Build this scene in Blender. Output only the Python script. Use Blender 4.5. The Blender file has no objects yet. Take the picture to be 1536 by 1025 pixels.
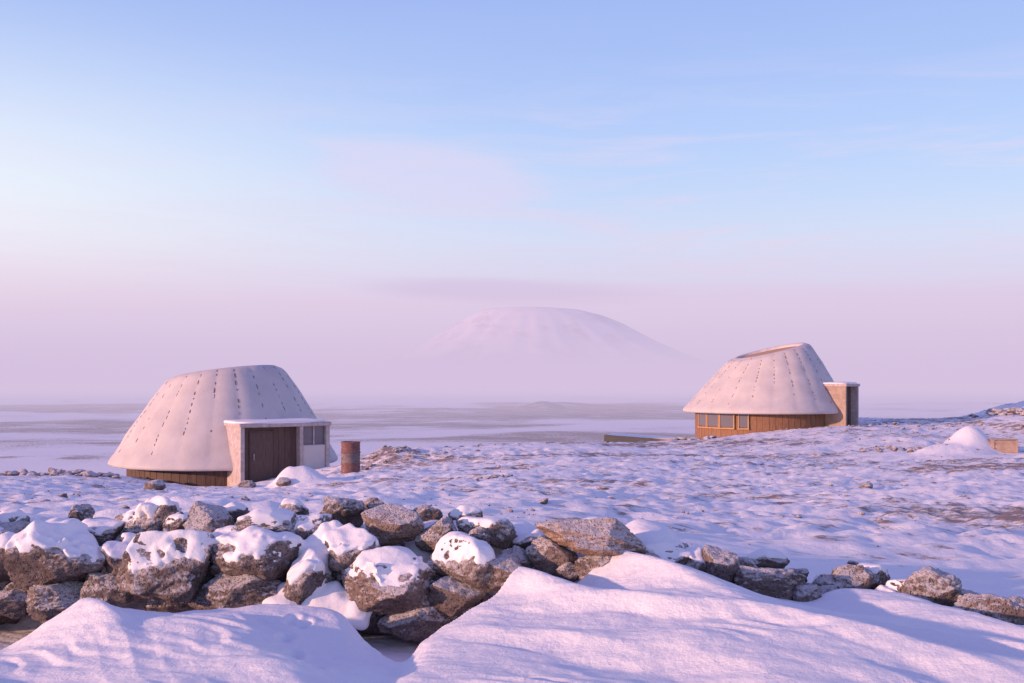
import bpy, bmesh, math, random
import numpy as np
from mathutils import Vector
random.seed(5)
F=1493.0; HY=575.0
def P(px,py,d): return np.array([(px-768)/F*d, d, -(py-HY)/F*d])
scene=bpy.context.scene
# ---------------------------------------------------------------- noise
rng=np.random.RandomState(11)
perm=np.arange(256); rng.shuffle(perm); perm=np.concatenate([perm,perm,perm])
grad=rng.normal(size=(256,3)); grad/=np.linalg.norm(grad,axis=1)[:,None]
def perlin(p):
    p=np.asarray(p,float); i=np.floor(p).astype(int); f=p-i
    u=f*f*f*(f*(f*6-15)+10); i&=255
    out=0
    for a in (0,1):
        for b in (0,1):
            for c in (0,1):
                h=perm[perm[perm[(i[:,0]+a)&255]+((i[:,1]+b)&255)]+((i[:,2]+c)&255)]
                g=grad[h]
                d=g[:,0]*(f[:,0]-a)+g[:,1]*(f[:,1]-b)+g[:,2]*(f[:,2]-c)
                w=(u[:,0] if a else 1-u[:,0])*(u[:,1] if b else 1-u[:,1])*(u[:,2] if c else 1-u[:,2])
                out=out+d*w
    return out*1.5
def n2(x,y,sx,sy,ang=0,seed=0.0):
    c,s=math.cos(ang),math.sin(ang)
    return perlin(np.stack([(x*c+y*s)/sx+seed*3.1,(-x*s+y*c)/sy+seed*7.7,np.full_like(x,seed*1.37+.5)],1))
def sst(a,b,x):
    t=np.clip((x-a)/(b-a),0,1); return t*t*(3-2*t)
# ---------------------------------------------------------------- materials helpers
def newmat(name):
    m=bpy.data.materials.new(name); m.use_nodes=True
    nt=m.node_tree; nt.nodes.clear()
    o=nt.nodes.new('ShaderNodeOutputMaterial'); b=nt.nodes.new('ShaderNodeBsdfPrincipled')
    nt.links.new(b.outputs[0],o.inputs[0]); return m,nt,b,o
def N(nt,t,**k):
    n=nt.nodes.new(t)
    for a,v in k.items(): setattr(n,a,v)
    return n
def noise(nt,scale,detail=6,rough=.6,vec=None,dist=0):
    n=N(nt,'ShaderNodeTexNoise'); n.inputs['Scale'].default_value=scale; n.inputs['Detail'].default_value=detail
    n.inputs['Roughness'].default_value=rough; n.inputs['Distortion'].default_value=dist
    if vec is not None: nt.links.new(vec,n.inputs['Vector'])
    return n.outputs['Fac']
def M(nt,op,a,b=None,c=None,clamp=False):
    n=N(nt,'ShaderNodeMath',operation=op); n.use_clamp=clamp
    for i,v in enumerate((a,b,c)):
        if v is None: continue
        if isinstance(v,(int,float)): n.inputs[i].default_value=v
        else: nt.links.new(v,n.inputs[i])
    return n.outputs[0]
def MR(nt,v,a,b,c=0,d=1,smooth=True):
    n=N(nt,'ShaderNodeMapRange'); n.interpolation_type='SMOOTHSTEP' if smooth else 'LINEAR'
    nt.links.new(v,n.inputs[0])
    for i,x in zip((1,2,3,4),(a,b,c,d)): n.inputs[i].default_value=x
    return n.outputs[0]
def MIX(nt,f,a,b,mode='MIX'):
    n=N(nt,'ShaderNodeMix',data_type='RGBA',blend_type=mode)
    if isinstance(f,(int,float)): n.inputs[0].default_value=f
    else: nt.links.new(f,n.inputs[0])
    for s,v in ((6,a),(7,b)):
        if isinstance(v,tuple): n.inputs[s].default_value=(*v[:3],1)
        else: nt.links.new(v,n.inputs[s])
    return n.outputs[2]
def BUMP(nt,h,strength,dist,normal=None):
    n=N(nt,'ShaderNodeBump'); n.inputs['Strength'].default_value=strength; n.inputs['Distance'].default_value=dist
    nt.links.new(h,n.inputs['Height'])
    if normal is not None: nt.links.new(normal,n.inputs['Normal'])
    return n.outputs[0]
def posn(nt): return N(nt,'ShaderNodeNewGeometry').outputs['Position']
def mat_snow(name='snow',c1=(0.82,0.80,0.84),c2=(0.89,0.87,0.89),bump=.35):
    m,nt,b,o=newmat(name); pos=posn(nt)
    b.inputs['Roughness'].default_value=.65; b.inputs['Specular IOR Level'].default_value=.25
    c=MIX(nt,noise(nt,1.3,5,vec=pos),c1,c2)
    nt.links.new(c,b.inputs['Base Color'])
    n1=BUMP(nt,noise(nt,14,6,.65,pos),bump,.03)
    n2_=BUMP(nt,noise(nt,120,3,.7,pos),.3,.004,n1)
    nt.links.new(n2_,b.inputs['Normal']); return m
def mat_ground():
    m,nt,b,o=newmat('snowy_ground'); pos=posn(nt)
    b.inputs['Roughness'].default_value=.7; b.inputs['Specular IOR Level'].default_value=.2
    at=N(nt,'ShaderNodeAttribute'); at.attribute_name='dirt'; a=at.outputs['Fac']
    mp=N(nt,'ShaderNodeMapping'); mp.inputs['Rotation'].default_value=(0,0,-.4); mp.inputs['Scale'].default_value=(.55,1.25,1); nt.links.new(pos,mp.inputs[0])
    nf=noise(nt,2.9,10,.76,mp.outputs[0]); nb=noise(nt,.13,6,.7,mp.outputs[0])
    f=M(nt,'ADD',a,M(nt,'MULTIPLY',M(nt,'SUBTRACT',nf,.5),1.8))
    f=M(nt,'ADD',f,M(nt,'MULTIPLY',M(nt,'SUBTRACT',nb,.5),.75))
    mask=M(nt,'MULTIPLY',MR(nt,f,.38,.60),.9)
    dirt=MIX(nt,noise(nt,9,5,vec=pos),(0.13,0.078,0.07),(0.36,0.24,0.21))
    sn=MIX(nt,noise(nt,.8,6,vec=pos),(0.80,0.78,0.83),(0.89,0.87,0.89))
    c=MIX(nt,mask,sn,dirt); nt.links.new(c,b.inputs['Base Color'])
    h=M(nt,'ADD',noise(nt,9,8,.66,pos),M(nt,'MULTIPLY',mask,.5))
    n1=BUMP(nt,h,.5,.05)
    n3=BUMP(nt,noise(nt,110,3,.7,pos),.3,.004,n1)
    nt.links.new(n3,b.inputs['Normal']); return m
def mat_rock(name,c1,c2,frost=.5):
    m,nt,b,o=newmat(name); pos=posn(nt)
    b.inputs['Roughness'].default_value=.9; b.inputs['Specular IOR Level'].default_value=.2
    at=N(nt,'ShaderNodeAttribute'); at.attribute_name='tone'
    base=MIX(nt,MR(nt,noise(nt,6,8,.7,pos),.3,.7),c1,c2)
    base=MIX(nt,at.outputs['Fac'],base,(0.50,0.33,0.25),)
    vor=N(nt,'ShaderNodeTexVoronoi'); vor.inputs['Scale'].default_value=55; nt.links.new(pos,vor.inputs['Vector'])
    pits=MR(nt,vor.outputs['Distance'],.1,.45)
    base=MIX(nt,M(nt,'MULTIPLY',M(nt,'SUBTRACT',1,pits),.45),base,(0.04,0.03,0.03))
    g=N(nt,'ShaderNodeNewGeometry'); sx=N(nt,'ShaderNodeSeparateXYZ'); nt.links.new(g.outputs['Normal'],sx.inputs[0])
    ns=noise(nt,38,8,.8,pos); nl=noise(nt,4,4,.6,pos)
    fr=M(nt,'ADD',ns,M(nt,'MULTIPLY',sx.outputs[2],.24)); fr=M(nt,'ADD',fr,M(nt,'MULTIPLY',M(nt,'SUBTRACT',nl,.5),.35))
    frm=M(nt,'MULTIPLY',MR(nt,fr,.59-.12*frost,.80-.12*frost),.75)
    c=MIX(nt,frm,base,(0.80,0.76,0.80)); nt.links.new(c,b.inputs['Base Color'])
    h=M(nt,'ADD',noise(nt,16,10,.75,pos),M(nt,'MULTIPLY',pits,.3))
    n1=BUMP(nt,h,1.0,.04); nt.links.new(n1,b.inputs['Normal']); return m
def mat_plain(name,c1,c2,scale=5,rough=.7,frost=0.0,stretch=None,bump=.2,metal=0):
    m,nt,b,o=newmat(name)
    tc=N(nt,'ShaderNodeTexCoord').outputs['Object']
    if stretch:
        mp=N(nt,'ShaderNodeMapping'); mp.inputs['Scale'].default_value=stretch; nt.links.new(tc,mp.inputs[0]); tc=mp.outputs[0]
    nn=noise(nt,scale,8,.65,tc)
    c=MIX(nt,MR(nt,nn,.3,.7),c1,c2)
    if frost>0: c=MIX(nt,M(nt,'MULTIPLY',MR(nt,noise(nt,6,8,.75,tc),.62-frost*.2,.75-frost*.1),.8),c,(0.78,0.76,0.82))
    nt.links.new(c,b.inputs['Base Color']); b.inputs['Roughness'].default_value=rough; b.inputs['Metallic'].default_value=metal
    nt.links.new(BUMP(nt,nn,bump,.01),b.inputs['Normal']); return m
M_snow=mat_snow(); M_ground=mat_ground()
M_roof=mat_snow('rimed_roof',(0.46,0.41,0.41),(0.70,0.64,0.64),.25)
M_rock=mat_rock('basalt_stone',(0.110,0.084,0.082),(0.30,0.24,0.23),.65)
M_rock2=mat_rock('scatter_stone',(0.08,0.06,0.06),(0.22,0.16,0.16),.7)
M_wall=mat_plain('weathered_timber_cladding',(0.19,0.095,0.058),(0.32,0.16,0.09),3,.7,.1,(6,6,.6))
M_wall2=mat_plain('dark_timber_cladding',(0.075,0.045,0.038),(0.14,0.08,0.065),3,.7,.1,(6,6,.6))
M_frame=mat_plain('frosted_fascia',(0.38,0.30,0.29),(0.54,0.46,0.46),4,.7,.4)
M_tan=mat_plain('tan_panel',(0.32,0.22,0.175),(0.44,0.32,0.26),3,.7,.2)
M_door=mat_plain('dark_door_wood',(0.075,0.042,0.038),(0.13,0.075,0.065),3,.6,.0,(8,8,.8))
M_seam=mat_plain('roof_batten',(0.16,0.095,0.085),(0.32,0.21,0.19),9,.8,.4)
M_rust=mat_plain('rusty_red_paint',(0.13,0.055,0.052),(0.21,0.095,0.085),8,.75,.15)
M_grey=mat_plain('worn_grey_paint',(0.12,0.085,0.09),(0.20,0.15,0.155),8,.75,.2)
M_plank=mat_plain('new_timber',(0.42,0.23,0.12),(0.58,0.35,0.18),3,.7,.0,(1,8,8))
mg,nt,b,o=newmat('window_glass'); b.inputs['Base Color'].default_value=(0.16,0.15,0.18,1); b.inputs['Roughness'].default_value=.12; b.inputs['Specular IOR Level'].default_value=.9
nt.links.new(BUMP(nt,noise(nt,2,3),.05,.02),b.inputs['Normal']); M_glass=mg
# ---------------------------------------------------------------- mesh helpers
def mesh_obj(name,verts,faces,mats,smooth=True,parent=None,matidx=None):
    me=bpy.data.meshes.new(name)
    verts=np.asarray(verts,dtype=np.float32); 
    if isinstance(faces,np.ndarray):
        k=faces.shape[1]; me.vertices.add(len(verts)); me.vertices.foreach_set('co',verts.ravel())
        me.loops.add(faces.size); me.loops.foreach_set('vertex_index',faces.ravel().astype(np.int32))
        me.polygons.add(len(faces)); me.polygons.foreach_set('loop_start',np.arange(0,faces.size,k,dtype=np.int32))
        me.update(calc_edges=True)
    else:
        me.from_pydata([tuple(map(float,v)) for v in verts],[],faces); me.update()
    for m in (mats if isinstance(mats,list) else [mats]): me.materials.append(m)
    if matidx is not None: me.polygons.foreach_set('material_index',np.asarray(matidx,dtype=np.int32))
    me.polygons.foreach_set('use_smooth',np.full(len(me.polygons),smooth))
    ob=bpy.data.objects.new(name,me); scene.collection.objects.link(ob)
    if parent: ob.parent=parent
    return ob
def empty(name,loc=(0,0,0),rz=0):
    e=bpy.data.objects.new(name,None); scene.collection.objects.link(e); e.location=loc; e.rotation_euler=(0,0,rz); e.empty_display_size=.3; return e
def box(name,lo,hi,mat,parent=None,bevel=.01):
    bm=bmesh.new(); bmesh.ops.create_cube(bm,size=1)
    lo=Vector(lo);hi=Vector(hi)
    for v in bm.verts: v.co=Vector([lo[i]+(v.co[i]+.5)*(hi[i]-lo[i]) for i in range(3)])
    if bevel: bmesh.ops.bevel(bm,geom=bm.edges[:],offset=bevel,segments=2,affect='EDGES')
    me=bpy.data.meshes.new(name); bm.to_mesh(me); bm.free(); me.materials.append(mat)
    ob=bpy.data.objects.new(name,me); scene.collection.objects.link(ob)
    if parent: ob.parent=parent
    return ob
# ---------------------------------------------------------------- terrain
CP=[ # px,py,d
(-500,760,12),(-500,735,25),(-500,725,42),
(0,790,11),(0,755,18),(0,730,32),(0,716,46),
(200,785,11),(200,750,20),(230,738,34),(330,735,45.5),(200,720,51),
(340,785,11),(480,780,11),(450,735,28),(520,712,34),(470,712,45),(600,700,38),
(700,780,10),(700,742,20),(700,703,36),(640,683,50),(760,673,57),
(900,790,10),(900,745,20),(900,700,36),(880,668,58),
(1100,845,8.6),(1100,800,12.5),(1100,742,23),(1100,700,38),(1050,662,60),(1160,647,63),(1160,640,74),
(1300,860,8.4),(1300,800,13),(1300,735,25),(1300,690,42),(1300,632,74),(1250,635,66),
(1500,900,7.9),(1500,800,14),(1500,725,27),(1500,685,42),(1520,656,56),(1450,625,80),(1536,606,92),
(1900,860,9),(1900,740,25),(1900,640,60),(1900,600,95),
]
pts=[P(*c) for c in CP]
for px,d,z in [(-500,70,-9),(0,72,-9),(300,74,-9.5),(640,74,-7.5),(880,80,-7),(-500,105,-14),(0,105,-14),(300,108,-14),(700,112,-14),(1100,98,-7.5),(1100,130,-14),
               (1500,120,-7),(1500,150,-14),(1900,125,-7),(1900,160,-14)]:
    p=P(px,575,d); p[2]=z; pts.append(p)
for x,y,z in [(-20,2,-1.6),(20,2,-1.5),(-60,0,-3),(60,0,-1.5),(0,-10,-1.3),(0,-60,-1.5),(-100,20,-8),(110,20,-4),(-60,-80,-4),(60,-80,-2),(0,5,-1.4),(-4,6,-1.5),(4,6,-1.5)]:
    pts.append(np.array([x,y,z],float))
pts=np.array(pts)
def warp(x,y):
    r=np.hypot(x,y)+1e-6; k=np.log(1+r/4)/r; return np.stack([x*k,y*k],1)
W=warp(pts[:,0],pts[:,1])
def U(r2): return r2*np.log(r2+1e-9)
n=len(W); K=U(((W[:,None]-W[None])**2).sum(-1))+np.eye(n)*1e-3
A=np.zeros((n+3,n+3)); A[:n,:n]=K; A[:n,n:]=np.c_[np.ones(n),W]; A[n:,:n]=A[:n,n:].T
sol=np.linalg.solve(A,np.r_[pts[:,2],0,0,0])
def T(x,y):
    out=np.empty_like(x)
    for s in range(0,len(x),50000):
        w=warp(x[s:s+50000],y[s:s+50000]); d2=((w[:,None]-W[None])**2).sum(-1)
        out[s:s+50000]=U(d2)@sol[:n]+sol[n]+w@sol[n+1:]
    return out
CR=[(-500,960,6.0),(-150,950,5.9),(0,975,5.75),(60,942,5.85),(145,888,6.05),(180,912,6.1),(250,918,6.1),(400,906,6.2),(505,912,6.15),(560,962,5.6),(610,992,5.2),(650,948,5.7),(700,915,6.0),
(750,890,6.3),(785,842,6.5),(850,885,6.6),(930,822,6.8),(1000,856,6.85),(1080,884,6.8),(1200,905,6.7),(1260,885,6.8),(1340,888,6.85),(1405,922,6.55),(1440,978,6.35),(1536,1000,6.2),(1900,990,6.2)]
cr=np.array([P(*c) for c in CR])
def crest(x,rad=.045):
    yc=0;zc=0
    for k,w in ((-1,.15),(-.5,.2),(0,.3),(.5,.2),(1,.15)):
        yc=yc+w*np.interp(x+k*rad,cr[:,0],cr[:,1]); zc=zc+w*np.interp(x+k*rad,cr[:,0],cr[:,2])
    return yc,zc
def saw(u,k=.8):
    f=u-np.floor(u); return np.where(f<k,f/k,(1-f)/(1-k))
def height(x,y):
    r=np.hypot(x,y)
    t=T(x,y)
    mid=sst(8,14,r)*(1-sst(90,140,r))
    t=t+mid*(.10*n2(x,y,5,2.2,.35,1)+.09*(1-2*np.abs(n2(x,y,2.1,.8,.45,2)))+.08*n2(x,y,.8,.35,.3,3)+.28*n2(x,y,16,11,.2,4)*sst(20,40,r))
    t=t+mid*.045*n2(x,y,.28,.2,.3,5)*(r<45)
    def bump(px,d,sx,sy,h):
        p=P(px,575,d); return h*np.exp(-((x-p[0])/sx)**2-((y-p[1])/sy)**2)
    t=t+bump(585,43,1.6,1.2,.55)+bump(640,45,1.3,1.2,.25)+bump(1455,45,1.0,1.0,1.15)+bump(1415,44,1.3,1.0,.40)+bump(1360,50,1.5,1.5,.30)
    t=t+bump(1536,75,4,3,.6)+bump(1570,61,4.5,3.0,.45)+bump(730,30,1.2,.8,.15)
    t=t+bump(442,30,.62,.5,.42)+bump(465,30.2,.5,.5,.25)+bump(425,29.8,.3,.3,.2)
    plain=-15+1.0*n2(x,y,90,60,0,7)+.5*n2(x,y,25,14,0,8)
    plain=plain+bump(815,600,13,12,5.5)+bump(840,640,20,15,3)+bump(660,560,9,9,2)+bump(1000,620,30,10,2)
    far=sst(900,3000,r); plain=plain*(1-far)+(-16)*far
    k=sst(115,170,r); t=t*(1-k)+plain*k
    xw=x+.12*n2(x,y,.9,.9,0,25)*sst(0,1,7-y)
    yc,_=crest(x); ahead=np.clip(yc-y,0,4)
    _,z1=crest(xw-.5*ahead,.05); _,z2=crest(xw-.5*ahead,.30); m_=sst(.1,1.2,ahead); zc=z1*(1-m_)+z2*m_
    zn=-1.27
    tt=np.clip((y-2.6)/(yc-2.6),0,1); zf=zn+(zc-zn)*tt**1.5
    back=np.clip(y-yc,0,9)
    deep=1-sst(-.15,.35,x)
    zfloor=(-1.78)*deep+(zc-.10)*(1-deep)
    zb=np.maximum(zc-back*(1.1*deep+.35*(1-deep)),np.minimum(zfloor,zc))
    g=np.where(y>yc,zb,zf)
    fr=sst(0,.6,yc-y+.15)
    g=g+.06*n2(x,y,1.4,.75,-.55,21)*fr+.016*n2(x,y,.5,.2,-.6,22)+.006*n2(x,y,.14,.07,-.5,23)
    c_,s_=math.cos(-.75),math.sin(-.75)
    v_=-x*s_+y*c_
    ph=v_/.75+.55*n2(x,y,1.8,1.2,0,26)+.12*n2(x,y,.4,.4,0,27)
    amp=.09*np.clip(.5+1.0*n2(x,y,1.6,1.1,0,28),0,1)
    g=g+amp*(saw(-ph,.72)-.5)*sst(.15,.7,yc-y)*sst(-.9,.3,x)
    ph2=v_/.16+.9*n2(x,y,.5,.4,0,29)
    g=g+.014*np.clip(n2(x,y,.9,.7,0,30)*2,0,1)*(saw(-ph2,.75)-.5)*fr
    q=(x-(-1.75+.5*(6.0-y)))/.22; g=g+.06*np.exp(-np.where(q<0,(q/1.8)**2,(q/.6)**2))*sst(6.1,5.6,y)*sst(4.0,4.6,y)
    g=g-.10*np.exp(-((x+.95)/.35)**2-((y-5.2)/.5)**2)
    for fx,fy in ((438,915),(455,918),(428,938),(440,958),(455,985),(475,1003)):
        d0=1.33/((fy-575)/F); p=P(fx,575,d0)
        q=((x-p[0])/.04)**2+((y-p[1])/.08)**2
        g=g-.03*np.exp(-q**1.5)+.006*np.exp(-(np.sqrt(q)-1.5)**2*4)
    wy=sst(0,1,(y-7.15)/(0.8+.5*np.maximum(0,np.abs(x)-6)))
    return g*(1-wy)+t*wy
ang=np.r_[np.arange(-180,-40,2.5),np.arange(-40,-33,.3),np.arange(-33,33,.075),np.arange(33,40,.3),np.arange(40,180,2.5)]
ang=np.radians(ang)
rad=[.02,.6,1.2,1.8,2.3,2.7,3.0]
while rad[-1]<8.6: rad.append(rad[-1]+.024)
while rad[-1]<110: rad.append(rad[-1]*1.006)
while rad[-1]<30000: rad.append(rad[-1]*1.035)
rad=np.array(rad); na,nr=len(ang),len(rad)
RR,AA=np.meshgrid(rad,ang,indexing='ij')
X=(RR*np.sin(AA)).ravel(); Y=(RR*np.cos(AA)).ravel(); Z=height(X,Y)
i=np.arange(nr-1)[:,None]*na; j=np.arange(na)[None]; j2=(j+1)%na
faces=np.stack([(i+j),(i+j2),(i+na+j2),(i+na+j)],-1).reshape(-1,4)[:,::-1]
verts=np.stack([X,Y,Z],1)
ground=mesh_obj('snowy_ground',verts,faces.copy(),M_ground)
def tz(x,y): return float(height(np.array([float(x)]),np.array([float(y)]))[0])
R_=np.hypot(X,Y)
near=1-sst(7.8,10.0,R_)
mid=sst(7.8,10.0,R_)*(1-sst(100,140,R_))
dm=.30+.20*n2(X,Y,9,4,.3,31)+.22*n2(X,Y,2.5,.9,.35,32)+.08*sst(26,45,R_)*sst(-12,0,X)
gx_=P(442,575,30); dm=dm-.6*np.exp(-((X-gx_[0])/1.2)**2-((Y-30)/1.2)**2)
gx_=P(1440,575,44.5); dm=dm-.5*np.exp(-((X-gx_[0])/2.0)**2-((Y-44.5)/2.0)**2)
gx_=P(585,575,42); dm=dm+.25*np.exp(-((X-gx_[0])/1.8)**2-((Y-42)/1.6)**2)
dirt=-.8*near+mid*np.minimum(dm,.50)
pl=sst(150,220,R_)
dpl=.28+.30*n2(X,Y,150,32,0,33)+.34*n2(X,Y,40,12,0,34)
def band(x0,x1,y0,y1,s):
    return s*sst(x0-30,x0+15,X)*(1-sst(x1-15,x1+30,X))*sst(y0-20,y0+10,Y)*(1-sst(y1-10,y1+40,Y))
dpl+=band(-420,-215,520,690,.42)+band(-230,-120,300,390,.35)+band(-120,5,340,600,.34)+band(0,150,430,640,.42)+band(-20,120,640,760,.3)+band(-90,60,250,330,.2)+band(-130,-60,200,260,.2)
dpl*=1-sst(900,1800,R_)
trk=np.abs(Y-(215+.10*X+6*np.sin(X/40)))
dpl+=.35*np.exp(-(trk/2.0)**2)*(X<20)
trk2=np.abs(Y-(330+.9*(X-20)))
dpl-=.8*np.exp(-(trk2/10)**2)
dirt+=pl*np.clip(dpl,-.3,.60)
at=ground.data.attributes.new('dirt','FLOAT','POINT'); at.data.foreach_set('value',np.clip(dirt,-1,1.2).astype(np.float32))
# ---------------------------------------------------------------- mountain
xs=np.linspace(-2600,2900,330); ys=np.linspace(3300,7200,200)
GX,GY=np.meshgrid(xs,ys,indexing='ij'); gx=GX.ravel(); gy=GY.ravel()
dx=gx-95; a=np.where(dx<0,740.,880.); rr=np.sqrt((dx/a)**2+((gy-5000)/900)**2)
th=np.arctan2(gy-5000,dx)
rr2=rr*(1+.04*perlin(np.stack([np.cos(th)*3,np.sin(th)*3,rr*.6],1)))
hh=np.interp(rr2,[0,.18,.31,.40,.52,.72,.92,1.3,1.8,2.3],[.98,.98,.955,.89,.77,.53,.33,.13,.03,-.1])
gul=perlin(np.stack([np.cos(th)*9,np.sin(th)*9,rr*1.2],1))
hh=hh*394-15+9*gul*sst(.35,.6,rr)+2*n2(gx,gy,180,180,0,41)+3*n2(gx,gy,420,300,0,42)-.02*dx*(1-sst(.3,.5,rr))
i=np.arange(len(xs)-1)[:,None]*len(ys); j=np.arange(len(ys)-1)[None]
fc=np.stack([i+j,i+len(ys)+j,i+len(ys)+j+1,i+j+1],-1).reshape(-1,4)
m,nt,b,o=newmat('mountain_snow_and_scree'); pos=posn(nt); b.inputs['Roughness'].default_value=.9
sx=N(nt,'ShaderNodeMapping'); sx.inputs['Scale'].default_value=(.006,.002,.012); nt.links.new(pos,sx.inputs[0])
c=MIX(nt,MR(nt,noise(nt,1.0,8,.7,sx.outputs[0]),.45,.75),(0.90,0.87,0.90),(0.52,0.44,0.46)); nt.links.new(c,b.inputs['Base Color'])
mesh_obj('distant_mountain',np.stack([gx,gy,hh],1),fc,m)
# ---------------------------------------------------------------- fog bank (volumes over the plain; added emission stands in for scattered light)
def fog(name,sig,col,lo,hi):
    m=bpy.data.materials.new(name+'_glowing_air'); m.use_nodes=True; nt=m.node_tree; nt.nodes.clear()
    o=nt.nodes.new('ShaderNodeOutputMaterial'); ab=nt.nodes.new('ShaderNodeVolumeAbsorption'); em=nt.nodes.new('ShaderNodeEmission'); ad=nt.nodes.new('ShaderNodeAddShader')
    ab.inputs['Color'].default_value=(0,0,0,1); ab.inputs['Density'].default_value=sig
    em.inputs['Color'].default_value=(*col,1); em.inputs['Strength'].default_value=sig
    nt.links.new(ab.outputs[0],ad.inputs[0]); nt.links.new(em.outputs[0],ad.inputs[1]); nt.links.new(ad.outputs[0],o.inputs['Volume'])
    m.cycles.homogeneous_volume=True
    box(name,lo,hi,m,bevel=0)
fog('fog_bank',.0018,(0.67,0.54,0.745),(-14000,150,-80),(14000,16000,38))
fog('high_haze',.00017,(0.76,0.62,0.80),(-13900,2400,38.5),(13900,15900,480))
# ---------------------------------------------------------------- rocks
def ico(sub):
    bm=bmesh.new(); bmesh.ops.create_icosphere(bm,subdivisions=sub,radius=1)
    v=np.array([x.co[:] for x in bm.verts]); f=np.array([[q.index for q in g.verts] for g in bm.faces]); bm.free(); return v,f
ICO={s:ico(s) for s in (2,3,4,5,6)}
def rock(seed,sub,cuts=11,rough=1.0):
    v,f=ICO[sub]; v=v.copy(); r=np.random.RandomState(seed)
    for k in range(cuts):
        nn=r.normal(size=3); nn/=np.linalg.norm(nn); d=r.uniform(.55,.85)
        e=np.maximum(0,v@nn-d); v-=e[:,None]*nn*.93
    o=r.uniform(0,50,3)
    dn=.16*perlin(v*1.6+o)
    if sub>=3: dn=dn+rough*.08*perlin(v*4+o)
    if sub>=4: dn=dn+rough*.04*perlin(v*9+o)
    if sub>=5: dn=dn+rough*.025*perlin(v*20+o)
    v=v*(1+dn)[:,None]
    lo,hi=v.min(0),v.max(0); v=(v-(lo+hi)/2)/((hi-lo)/2)
    return v,f
def rot(v,rx,ry,rz):
    from mathutils import Euler
    R=np.array(Euler((rx,ry,rz)).to_matrix()); return v@R.T
class Acc:
    def __init__(s): s.v=[];s.f=[];s.t=[];s.n=0
    def add(s,v,f,tone=0): s.v.append(v); s.f.append(f+s.n); s.t.append(np.full(len(v),tone)); s.n+=len(v)
    def build(s,name,mat,parent=None,smooth=True):
        ob=mesh_obj(name,np.concatenate(s.v),np.concatenate(s.f),mat,smooth,parent)
        a=ob.data.attributes.new('tone','FLOAT','POINT'); a.data.foreach_set('value',np.concatenate(s.t).astype(np.float32)); return ob
HERO=[
(8,838,80,66,6.95,0,.0,.03),(95,838,142,100,6.9,.0,.0,.045),(177,843,62,50,6.85,.2,.0,.013),(258,850,146,105,6.85,-.05,.05,.03),
(228,776,112,64,7.3,.1,.0,.013),(308,788,72,64,7.15,0,.0,.0),(387,842,142,86,6.85,.0,.0,.045),(375,888,128,62,6.8,.15,.0,.0),
(88,905,118,60,6.8,0,.0,.0),(165,884,90,54,6.85,0,.0,.0),(405,788,104,46,7.1,0,.0,.025),(470,802,68,58,7.15,0,.0,.013),
(515,772,70,54,7.4,0,.03,.0),(590,787,90,56,7.15,0,.30,.0),(527,830,90,64,6.9,0,.05,.04),(585,872,142,90,6.75,.08,.22,.015),
(655,802,64,50,7.1,0,.0,.0),(692,848,108,88,6.8,0,.1,.03),(733,797,96,40,7.2,.12,.15,.013),(752,856,68,50,6.75,0,.1,.0),
(828,836,76,56,6.95,0,.15,.0),(887,803,160,58,6.9,.14,.75,.0),(890,852,62,44,6.8,0,.1,.0),(622,930,104,68,6.75,0,.1,.0),
(686,892,80,60,6.75,.0,.05,.0),(462,872,70,72,6.75,0,.0,.05),(990,838,90,48,7.05,0,.05,.014),(1080,858,58,72,6.95,0,.1,.0),
(1155,884,112,66,6.88,.05,.15,.0),(1147,846,70,40,7.6,0,.0,.013),(1275,872,60,48,7.1,.0,.05,.0),(1308,868,58,36,7.2,.0,.0,.013),
(1395,888,76,70,6.85,0,.1,.0),(1488,948,140,110,6.4,.1,.15,.0),(1212,900,60,46,6.8,0,.05,.0),
(122,776,30,36,7.6,0,.0,.0),(14,786,50,38,7.5,0,.0,.013),(46,800,36,28,7.3,0,.0,.0),(350,770,44,30,7.6,0,.0,.013),(440,765,44,30,7.7,0,.0,.013),
(330,905,94,54,6.9,0,.0,.0),(255,905,84,50,6.95,0,.0,.013),(480,925,80,60,6.9,0,.0,.0),(545,920,70,60,6.9,0,.0,.0),
(790,815,64,38,7.2,0,.0,.013),(775,842,54,44,6.95,0,.05,.0),(940,842,60,40,7.1,0,.0,.0),(1035,846,66,44,7.05,0,.0,.013),(1015,825,44,24,7.8,0,.0,.0),
(700,775,54,30,7.7,0,.0,.013),(640,775,48,34,7.6,0,.0,.0),(150,802,64,38,7.2,0,.0,.015),(85,797,64,34,7.3,0,.0,.014),(340,812,54,40,7.0,0,.0,.015),
(1355,888,54,40,7.0,0,.0,.013),(1445,905,64,44,7.1,0,.0,.0),(1530,925,66,56,6.9,0,.0,.0),(1240,880,50,34,7.1,0,.0,.0),(1110,856,50,40,7.1,0,.0,.0),
(520,875,54,44,6.95,0,.0,.0),(640,870,50,40,6.95,0,.0,.0),(715,805,40,30,7.0,0,.0,.0),(855,858,44,30,6.85,0,0,0),(35,880,64,44,6.95,0,0,.0),
(300,862,50,60,6.95,0,0,0),(205,870,50,50,7.0,0,0,0),(430,840,40,50,7.0,0,0,0),(270,790,44,36,7.2,0,0,.013),(560,760,36,26,7.7,0,0,0),
(-60,850,120,90,6.9,0,0,.05),(-70,790,90,60,7.2,0,0,.03),(-80,910,110,60,6.8,0,0,.02),(-180,840,120,90,6.9,0,0,.05),(-290,840,130,90,6.9,0,0,.05),(-200,900,130,70,6.85,0,0,.02),
(10,905,80,50,6.85,0,0,.0),(545,815,50,40,7.05,0,0,.0),(195,815,40,30,7.0,0,0,.013),(975,862,50,36,6.95,0,.05,0),(1190,866,40,26,7.3,0,0,0),
(1620,940,120,80,6.7,0,.1,.03),(1720,930,110,90,6.7,0,.1,.03)]
wall=empty('dry_stone_wall',(0,0,0))
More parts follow.
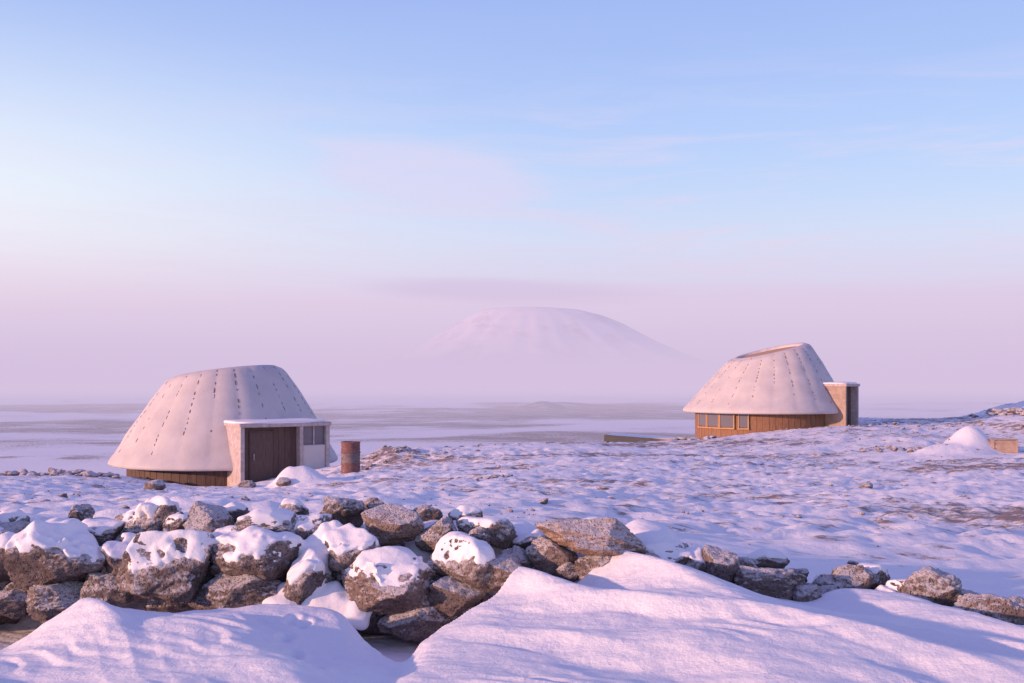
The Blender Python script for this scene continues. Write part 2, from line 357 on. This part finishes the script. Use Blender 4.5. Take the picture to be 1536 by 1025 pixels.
acc=Acc(); sn=Acc()
def addrock(c,w,h,dep,seed,roll,tone,snow,sub=5):
    v,f=rock(seed,sub); 
    s=np.array([w/2,dep/2,h/2]); vv=rot(v*s,0,roll,0)
    acc.add(vv+c,f,tone)
    if snow>.012:
        v4,f4=rock(seed,5 if w>.25 else 4,rough=.5); q=rot(v4*s,0,roll,0)
        o=np.random.RandomState(seed+9).uniform(0,40,3)
        nz=perlin((q+c)*4.5+o); nz2=perlin((q+c)*12+o)
        infl=.96+.07*nz+.04*nz2+min(.04,snow)
        zlow=h*(.08+.55*nz+.32*nz2)
        q=q*np.stack([infl,infl,np.ones_like(infl)],1)
        low=np.minimum(zlow,h*.42)
        k=sst(0,.12*h,low-q[:,2])
        q=q*np.stack([1-.25*k,1-.25*k,1+0*k],1)
        q[:,2]=np.maximum(q[:,2],low-.06*h)
        q[:,2]+=snow*(.7+.7*nz+.45*nz2)*(1-k)
        sn.add(q+c,f4)
for k,(px,py,w,h,d,ro,tone,snow) in enumerate(HERO):
    c=P(px,py,d); s=d/F
    big=w>75
    dep=max(.30,.5*(w+h)*s*1.0) if big else max(.18,.5*(w+h)*s*1.1)
    addrock(c,w*s*1.06,h*s*1.08,dep,100+k*7,ro,tone,snow,6 if w>100 and k<40 else 5)
r=np.random.RandomState(3)
for k in range(110):
    x=r.uniform(-5.5,.75); y=r.uniform(7.12,7.55); z=r.uniform(-1.85,-1.10)
    w=r.uniform(.22,.38); addrock(np.array([x,y,z]),w,w*.75,w,900+k,r.uniform(-.3,.3),0,0 if r.rand()<.6 else .02,4)
for k in range(60):
    x=r.uniform(.6,5.5); y=r.uniform(6.95,7.6); z=tz(x,y)-.01
    w=r.uniform(.12,.28); addrock(np.array([x,y,z]),w,w*.8,w,1200+k,r.uniform(-.3,.3),0,0 if r.rand()<.6 else .015,4)
acc.build('stones',M_rock,wall)
v4,f4=ICO[4]
for k in range(34):
    x=-5.6+k*.2; c=np.array([x,7.6+.1*math.sin(k*1.7),-1.37+.03*math.sin(k*2.3)]); q=v4*np.array([.33,.42,.30])
    q=q*(1+.12*perlin(q*5+k))[:,None]; sn.add(q+c,f4)
def drape(path,seed):
    r=np.random.RandomState(seed)
    for (x0,y0,d0,w0),(x1,y1,d1,w1) in zip(path[:-1],path[1:]):
        for k in range(6):
            t=k/6; px=x0+(x1-x0)*t+r.normal()*2; py=y0+(y1-y0)*t+r.normal()*2; d=d0+(d1-d0)*t; w=(w0+(w1-w0)*t)*r.uniform(.85,1.2)
            c=P(px,py,d); s=d/F; q=v4*np.array([w*s/2,.08,w*s*.5]); q=rot(q,-.7,r.uniform(-.2,.2),0); q=q*(1+.5*perlin((q+c)*8))[:,None]; sn.add(q+c,f4)
drape([(498,795,7.0,30),(480,825,6.92,40),(466,860,6.78,46),(450,895,6.70,44),(425,918,6.66,64)],1)
drape([(466,888,6.74,46),(505,908,6.70,60),(545,920,6.66,50)],2)
drape([(375,820,6.84,60),(352,855,6.78,24)],3)
sc=sn.build('snow_cover',M_snow,wall)
md=sc.modifiers.new('r','REMESH'); md.mode='VOXEL'; md.voxel_size=.0105; md.use_smooth_shade=True
md=sc.modifiers.new('s','SMOOTH'); md.factor=.5; md.iterations=6
def scatter(name,items,items_z,mat,sub=3,parent=None):
    a=Acc()
    for k,(x,y,w,sink) in enumerate(items):
        rr_=np.random.RandomState(k*13+5)
        v,f=rock(int(rr_.randint(0,24))+3000,sub); s=w/2*rr_.uniform(.7,1.3,3); s[2]*=.75
        v=rot(v*s,rr_.uniform(-.3,.3),rr_.uniform(-.3,.3),rr_.uniform(0,6.28))
        a.add(v+np.array([x,y,items_z[k]+s[2]*(.5-sink)]),f,rr_.rand()*.25)
    return a.build(name,mat,parent)
r=np.random.RandomState(8); items=[]
for k in range(3600):
    d=8.8+ (r.rand()**1.2)*70; u=r.uniform(-.56,.56)+.05; x=u*d
    if n2(np.array([x]),np.array([d]),6,2.5,.3,55)[0]<.05 and r.rand()<.9: continue
    items.append((x,d,.025+.11*r.rand()**8+.0009*d,.5))
for (px,d,sx,sy,cnt,w) in [(85,44,3.0,1.5,60,.45),(1335,79,2.6,1.0,110,.5),(1515,70,1.8,1.5,60,.7),(1035,60,1.0,.8,40,.5),(1370,46,1.8,1,60,.28),(585,42,1.5,1,50,.22),(740,29,1,.7,30,.15),(1345,62,6,6,60,.25),(640,50,4,2,60,.25)]:
    p=P(px,575,d)
    for k in range(cnt): items.append((p[0]+sx*r.normal()*.6,p[1]+sy*r.normal()*.6,w*r.uniform(.4,1.2),.4))
iz=height(np.array([q[0] for q in items],float),np.array([q[1] for q in items],float))
scatter('scattered_stones',items,iz,M_rock2,3)
for px,py,w,h,d in [(425,728,24,14,29.4),(232,733,34,20,33),(370,719,26,16,31),(1300,734,22,12,24),(905,742,18,10,22)]:
    c=P(px,py,d); s=d/F; c[2]=tz(c[0],c[1])+h*s*.3
    acc=Acc(); sn=Acc(); addrock(c,w*s,h*s,(w+h)*s*.5,500+px,0,0,0,4)
    acc.build('boulder',M_rock)
# ---------------------------------------------------------------- huts
def hut(loc,R,rt,H,tiltdir,tilt,topoff,porch_ang,porch_d,porch_c,porch_w,porch_top,base_z,seed,windows,kind):
    e=empty('round_hut',loc)
    na=240; th=np.linspace(0,2*np.pi,na,endpoint=False)
    prof=[(-.55,-.06),(-.10,-.10),(-.01,-.09),(.05,-.02),(.045,.07),(0,.14)]
    L=[]
    for dr,z in prof: L.append((R+dr,z,0))
    n=30
    for k in range(1,n+1):
        t=k/n
        rad_=R+(rt-R)*t+.10*math.sin(math.pi*t)-.05*math.sin(math.pi*min(1,t/.3)); z=.14+(H-.14)*t
        if t>.86:
            q=(t-.86)/.14; z-= .24*q*q; 
        L.append((rad_,z,t))
    zt=L[-1][1]
    L+= [(rt-.10,zt+.06,1),(rt-.24,zt+.06,1),(rt-.36,zt-.0,1),(rt-.42,zt-.10,1)]
    vs=[]
    NS=22
    for rd,z,t in L:
        pil=.05*np.abs(np.sin(NS*th/2))**.5*(1 if 0<t<1 else .4)
        wob=.05*perlin(np.stack([np.cos(th)*3+seed,np.sin(th)*3,np.full(na,t*5)],1))
        q=rd+pil+wob
        x=q*np.cos(th)+topoff[0]*t; y=q*np.sin(th)+topoff[1]*t
        zz=z-tilt*t**1.2*(np.cos(th-tiltdir)*.5)*(rd/rt)
        vs.append(np.stack([x,y,zz],1))
    V=np.concatenate(vs); m_=len(L)
    i=np.arange(m_-1)[:,None]*na; j=np.arange(na)[None]; j2=(j+1)%na
    fc=np.stack([i+j,i+j2,i+na+j2,i+na+j],-1).reshape(-1,4)
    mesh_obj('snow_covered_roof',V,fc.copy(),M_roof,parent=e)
    gl=vs[-1]; c=gl.mean(0)
    mesh_obj('skylight',np.concatenate([gl,[c]]),[[k,(k+1)%na,na] for k in range(na)],M_plank,False,parent=e)
    rr_=np.random.RandomState(seed); bm=bmesh.new()
    rows=np.array(vs)
    for s in range(NS):
        th0=int(round(s*na/NS))%na
        t=.10
        while t<.95:
            ln=rr_.uniform(.015,.045)
            if rr_.rand()<.45+.4*t:
                def pt(tt):
                    f=6+ (tt*n-1); i0=int(f); a_=f-i0; return rows[i0][th0]*(1-a_)+rows[min(i0+1,len(rows)-1)][th0]*a_
                p0,p1=pt(t),pt(t+ln); ax=Vector(p1-p0); ln_=ax.length; ax.normalize()
                out=Vector((math.cos(th[th0]),math.sin(th[th0]),.6)).normalized(); side=ax.cross(out).normalized(); out=side.cross(ax)
                w=rr_.uniform(.01,.035); c=(Vector(p0)+Vector(p1))/2+side*rr_.uniform(-.02,.02)
                g=bmesh.ops.create_icosphere(bm,subdivisions=2,radius=1)['verts']
                for v in g:
                    q=v.co*(1+.3*rr_.rand()); v.co=c+ax*q.x*ln_*.55+side*q.y*w+out*q.z*rr_.uniform(.012,.026)
            t+=ln+rr_.uniform(.012,.045)
    me=bpy.data.meshes.new('roof_battens'); bm.to_mesh(me); bm.free(); me.materials.append(M_seam); ob=bpy.data.objects.new('roof_battens',me); scene.collection.objects.link(ob); ob.parent=e
    rw=R-.75; V=[];FC=[];nb=72
    for k in range(nb):
        a0=2*math.pi*k/nb; a1=2*math.pi*(k+.94)/nb; a2=2*math.pi*(k+1)/nb
        b0=len(V)
        for a_,rd in ((a0,rw),(a1,rw),(a1,rw-.015),(a2,rw-.015)):
            V.append((rd*math.cos(a_),rd*math.sin(a_),base_z)); V.append((rd*math.cos(a_),rd*math.sin(a_),-.03))
        for q in range(3): FC.append([b0+2*q,b0+2*q+2,b0+2*q+3,b0+2*q+1])
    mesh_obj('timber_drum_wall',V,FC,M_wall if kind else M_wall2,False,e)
    for (a_,w_) in windows:
        an=math.radians(a_); we=empty('window_unit'); we.parent=e; we.location=(rw*math.cos(an),rw*math.sin(an),0); we.rotation_euler=(0,0,an+math.pi/2)
        box('glass',(-w_/2,-.06,-.95),(w_/2,.03,-.1),M_glass,we,0)
        for x0 in (-w_/2,w_/2-.07): box('jamb',(x0-.002,-.10,-1.0),(x0+.07,.06,-.05),M_plank,we,.008)
        box('sill',(-w_/2-.02,-.14,-1.08),(w_/2+.02,.06,-1.003),M_plank,we,.008)
    p=empty('entrance_porch'); p.parent=e; p.rotation_euler=(0,0,porch_ang+math.pi/2)
    yo=-porch_d; yi=-(porch_d-3.2); x0=porch_c-porch_w/2; x1=porch_c+porch_w/2; zt=porch_top; zb=base_z
    box('roof_slab',(x0-.06,yo-.08,zt-.18),(x1+.06,yi,zt),M_frame,p,.03)
    v,f=ICO[4]; v=np.sign(v)*np.abs(v)**.45; s=np.array([(porch_w+.14)/2,1.68,.09]); q=v*s; q[:,2]*=1+.5*perlin(q*1.2+seed)
    mesh_obj('slab_snow',q+np.array([porch_c,(yo+yi)/2,zt+.02]),f,M_snow,parent=p)
    box('side_wall',(x0,yo,zb),(x0+.18,yi,zt-.182),M_tan if kind else M_frame,p,.01)
    box('side_wall_b',(x1-.18,yo,zb),(x1,yi,zt-.182),M_frame,p,.01)
    dl=x0+.182; dr= x1-.182 if kind else x0+2.75
    yr=yo+.45
    box('recess_wall',(dl,yr,zb),(dr,yr+.1,zt-.182),M_door,p,0)
    dx0=dl+.40; dx1=dx0+1.05; dtop=zt-.42
    box('door_leaf',(dx0,yr-.05,zb+.05),(dx1,yr-.003,dtop),M_door,p,.01)
    for a0,a1,z0,z1 in ((dx0-.06,dx0-.003,zb,dtop+.06),(dx1+.003,dx1+.06,zb,dtop+.06),(dx0-.002,dx1+.002,dtop+.004,dtop+.06)):
        box('door_frame',(a0,yr-.07,z0),(a1,yr-.003,z1),M_door,p,.008)
    box('door_handle',(dx0+.12,yr-.11,dtop-1.25),(dx0+.16,yr-.052,dtop-.95),M_frame,p,.005)
    for q in range(3):
        if dx1+.4+q*.3<dr: box('panel_batten',(dx1+.25+q*.3,yr-.02,zb),(dx1+.28+q*.3,yr-.002,zt-.19),M_wall2,p,.004)
    if not kind:
        box('post',(dr,yo,zb),(dr+.16,yi,zt-.182),M_frame,p,.01)
        box('bay_wall',(dr+.162,yo+.08,zb),(x1-.182,yo+.3,zt-1.05),M_roof,p,.03)
        box('bay_glass',(dr+.162,yo+.22,zt-1.05),(x1-.182,yo+.26,zt-.182),M_glass,p,0)
        box('bay_mullion',((dr+x1)/2-.03,yo+.14,zt-1.048),((dr+x1)/2+.03,yo+.218,zt-.184),M_frame,p,.005)
    return e
pl_=P(340,690,50)
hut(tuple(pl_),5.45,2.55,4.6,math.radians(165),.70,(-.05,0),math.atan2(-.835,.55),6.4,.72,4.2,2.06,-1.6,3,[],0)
pr_=P(1146,616,66)
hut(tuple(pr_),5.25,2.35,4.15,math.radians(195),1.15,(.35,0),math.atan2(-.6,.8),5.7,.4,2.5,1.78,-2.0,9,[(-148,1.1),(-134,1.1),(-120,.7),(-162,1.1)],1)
# ---------------------------------------------------------------- barrel
bx,by=P(526,575,34)[:2]; bz=tz(bx,by)-.03
bar=empty('oil_barrel',(bx,by,bz))
Hh=1.12; Rb=.32
prof=[(0,.02),(Rb-.02,.02),(Rb-.01,0),(Rb+.008,.0),(Rb+.008,.03)]
for k in range(1,60):
    z=.03+k*(Hh-.06)/60; rr_=Rb
    for zc in (Hh*.36,Hh*.67): rr_+=.022*math.exp(-((z-zc)/.018)**2)
    rr_+=.004*math.sin(z*60); prof.append((rr_,z))
prof+=[(Rb+.01,Hh-.03),(Rb+.012,Hh),(Rb-.012,Hh),(Rb-.015,Hh-.035),(0,Hh-.035)]
na_=64; V=[(a*math.cos(t),a*math.sin(t),z) for a,z in prof for t in np.linspace(0,2*math.pi,na_,endpoint=False)]
FC=[];mi=[]
for k in range(len(prof)-1):
    for q in range(na_):
        FC.append([k*na_+q,k*na_+(q+1)%na_,(k+1)*na_+(q+1)%na_,(k+1)*na_+q]); z=(prof[k][1]+prof[k+1][1])/2
        mi.append(1 if Hh*.36<z<Hh*.66 else 0)
mesh_obj('drum_body',V,FC,[M_rust,M_grey],True,bar,mi)
V=[(.05*math.cos(t)+.15,.05*math.sin(t),z) for z in (Hh-.036,Hh-.01) for t in np.linspace(0,2*math.pi,16,endpoint=False)]
mesh_obj('bung_cap',V,[[k,(k+1)%16,16+(k+1)%16,16+k] for k in range(16)]+[list(range(16,32))],M_grey,False,bar)
# ---------------------------------------------------------------- timber decks, crate
def deck(px,py,d,w,dep,th,rz,ry=0,rx=0,snow=.10):
    p=P(px,py,d); e=empty('wooden_deck',tuple(p),rz); e.rotation_euler=(rx,ry,rz)
    box('front_board',(-w/2,-dep/2,-th),(w/2,-dep/2+.05,0),M_plank,e,.01)
    box('back_board',(-w/2,dep/2-.05,-th),(w/2,dep/2,0),M_plank,e,.01)
    for s in (-w/2,w/2-.05): box('end_board',(s,-dep/2+.052,-th),(s+.05,dep/2-.052,0),M_plank,e,.01)
    nb=int(dep/.16)
    for k in range(nb): box('deck_board',(-w/2-.03,-dep/2+k*.16,.003),(w/2+.03,-dep/2+k*.16+.15,.04),M_plank,e,.005)
    for sx_ in (-w/2+.2,0,w/2-.2):
        for sy_ in (-dep/2+.2,dep/2-.2): box('footing_post',(sx_-.07,sy_-.07,-1.6),(sx_+.07,sy_+.07,-.002),M_plank,e,.006)
    v,f=ICO[5]; v=np.sign(v)*np.abs(v)**.35; q=v*np.array([w/2-.03,dep/2-.03,snow]); q[:,2]*=1+.4*perlin(q*1.1+px); q[:,2]=np.maximum(q[:,2],0)
    mesh_obj('deck_snow',q+np.array([0,0,.043]),f,M_snow,parent=e)
deck(965,656,60,4.3,2.2,.34,-.35,.05,0,.04)
deck(1568,643,62,7.0,4.0,.40,-.22,.03,.14,.08)
cx,cy=P(1505,575,44)[:2]; e=empty('wooden_crate',(cx,cy,tz(cx,cy)-.08),-.25)
box('crate_body',(-.50,-.33,-.15),(.50,.33,.52),M_tan,e,.01)
for z0 in (.0,.20,.40): box('slat',(-.52,-.352,z0),(.52,-.332,z0+.10),M_tan,e,.006)
for x0 in (-.51,.43): box('corner_post',(x0,-.378,-.08),(x0+.08,-.355,.53),M_tan,e,.006)
box('crate_lid',(-.55,-.39,.532),(.55,.38,.57),M_tan,e,.01)
# ---------------------------------------------------------------- sun and sky
el=math.radians(10); sd=Vector((-.90,-.43,0)).normalized()*math.cos(el); sd.z=math.sin(el)
L=bpy.data.lights.new('sun','SUN'); L.energy=4.9; L.angle=math.radians(.9); L.color=(1,.56,.37)
so=bpy.data.objects.new('sun',L); scene.collection.objects.link(so); so.rotation_euler=(-sd).to_track_quat('-Z','Y').to_euler()
w=bpy.data.worlds.new('World'); scene.world=w; w.use_nodes=True; nt=w.node_tree; nt.nodes.clear()
wo=nt.nodes.new('ShaderNodeOutputWorld'); bg=nt.nodes.new('ShaderNodeBackground'); bg2=nt.nodes.new('ShaderNodeBackground'); ad=nt.nodes.new('ShaderNodeAddShader')
nt.links.new(bg.outputs[0],ad.inputs[0]); nt.links.new(bg2.outputs[0],ad.inputs[1]); nt.links.new(ad.outputs[0],wo.inputs[0])
sky=nt.nodes.new('ShaderNodeTexSky'); sky.sky_type='NISHITA'; sky.sun_disc=False; sky.sun_elevation=el; sky.sun_rotation=math.atan2(sd.x,sd.y)
nt.links.new(sky.outputs[0],bg2.inputs[0]); bg2.inputs[1].default_value=.012
tc=nt.nodes.new('ShaderNodeTexCoord').outputs['Generated']; sp=nt.nodes.new('ShaderNodeSeparateXYZ'); nt.links.new(tc,sp.inputs[0])
def lin(c): return tuple(((v/255)/12.92 if v/255<=.04045 else ((v/255+.055)/1.055)**2.4) for v in c)
mp=nt.nodes.new('ShaderNodeMapping'); mp.inputs['Scale'].default_value=(2.2,2.2,14); nt.links.new(tc,mp.inputs[0])
wisp=noise(nt,1.6,7,.6,mp.outputs[0],.4)
el_=M(nt,'ADD',sp.outputs[2],M(nt,'MULTIPLY',M(nt,'SUBTRACT',wisp,.5),.030))
rp=nt.nodes.new('ShaderNodeValToRGB'); cr_=rp.color_ramp
stops=[(0,(210,192,227)),(.03,(216,198,229)),(.065,(227,206,231)),(.086,(227,211,237)),(.102,(218,224,248)),(.135,(210,228,252)),(.18,(196,218,252)),(.25,(180,204,250)),(.31,(169,193,246)),(.37,(160,184,242)),(.6,(138,143,214)),(1,(122,115,193))]
while len(cr_.elements)<len(stops): cr_.elements.new(.5)
for e_,(p_,c_) in zip(cr_.elements,stops): e_.position=p_; e_.color=(*lin(c_),1)
nt.links.new(el_,rp.inputs[0]); col=rp.outputs[0]
az=M(nt,'DIVIDE',sp.outputs[0],M(nt,'MAXIMUM',M(nt,'ABSOLUTE',sp.outputs[1]),.05))
gl=M(nt,'MULTIPLY',MR(nt,az,.15,-.65),MR(nt,sp.outputs[2],.38,.10)); 
gl=M(nt,'MULTIPLY',gl,MR(nt,sp.outputs[2],-.0,.12,.35,1))
gcol=MIX(nt,MR(nt,sp.outputs[2],.07,.15),(1.0,.86,.90),(.95,.97,1.0))
col=MIX(nt,M(nt,'MULTIPLY',gl,.95),col,gcol)
mp2=nt.nodes.new('ShaderNodeMapping'); mp2.inputs['Scale'].default_value=(3,3,26); mp2.inputs['Rotation'].default_value=(0,.06,0); nt.links.new(tc,mp2.inputs[0])
w2=noise(nt,1.3,7,.62,mp2.outputs[0],.8)
ww=M(nt,'MULTIPLY',MR(nt,w2,.44,.70),MR(nt,sp.outputs[2],.34,.18)); ww=M(nt,'MULTIPLY',ww,MR(nt,az,-.45,.15,.25,1))
col=MIX(nt,M(nt,'MULTIPLY',ww,.5),col,lin((232,216,240)))
def lens(a0,e0,ra,re,slope=0,nz=1.6):
    da=M(nt,'DIVIDE',M(nt,'SUBTRACT',az,a0),ra)
    de=M(nt,'DIVIDE',M(nt,'SUBTRACT',M(nt,'SUBTRACT',sp.outputs[2],e0),M(nt,'MULTIPLY',M(nt,'SUBTRACT',az,a0),slope)),re)
    d=M(nt,'SQRT',M(nt,'ADD',M(nt,'MULTIPLY',da,da),M(nt,'MULTIPLY',de,de)))
    d=M(nt,'ADD',d,M(nt,'MULTIPLY',M(nt,'SUBTRACT',wisp,.5),nz)); return d
fr=MR(nt,sp.outputs[1],0,.1)
l1=M(nt,'MULTIPLY',MR(nt,lens(-.085,.205,.125,.033,-.14),1.15,.55),fr)
col=MIX(nt,M(nt,'MULTIPLY',l1,.6),col,lin((224,216,244)))
l2=M(nt,'MULTIPLY',MR(nt,lens(-.015,.092,.17,.015,-.03,.8),1.15,.4),fr)
col=MIX(nt,M(nt,'MULTIPLY',l2,.7),col,lin((204,186,224)))
nt.links.new(col,bg.inputs[0]); bg.inputs[1].default_value=.97
# ---------------------------------------------------------------- camera
cam=bpy.data.cameras.new('camera'); co=bpy.data.objects.new('camera',cam); scene.collection.objects.link(co)
cam.sensor_width=36; cam.lens=36*F/1536; cam.shift_y=(HY-512.5)/1536; cam.clip_end=60000; cam.clip_start=.05
co.location=(0,0,0); co.rotation_euler=(math.pi/2,0,0); scene.camera=co
scene.view_settings.view_transform='Standard'; scene.view_settings.look='None'; scene.view_settings.exposure=0
print('done')
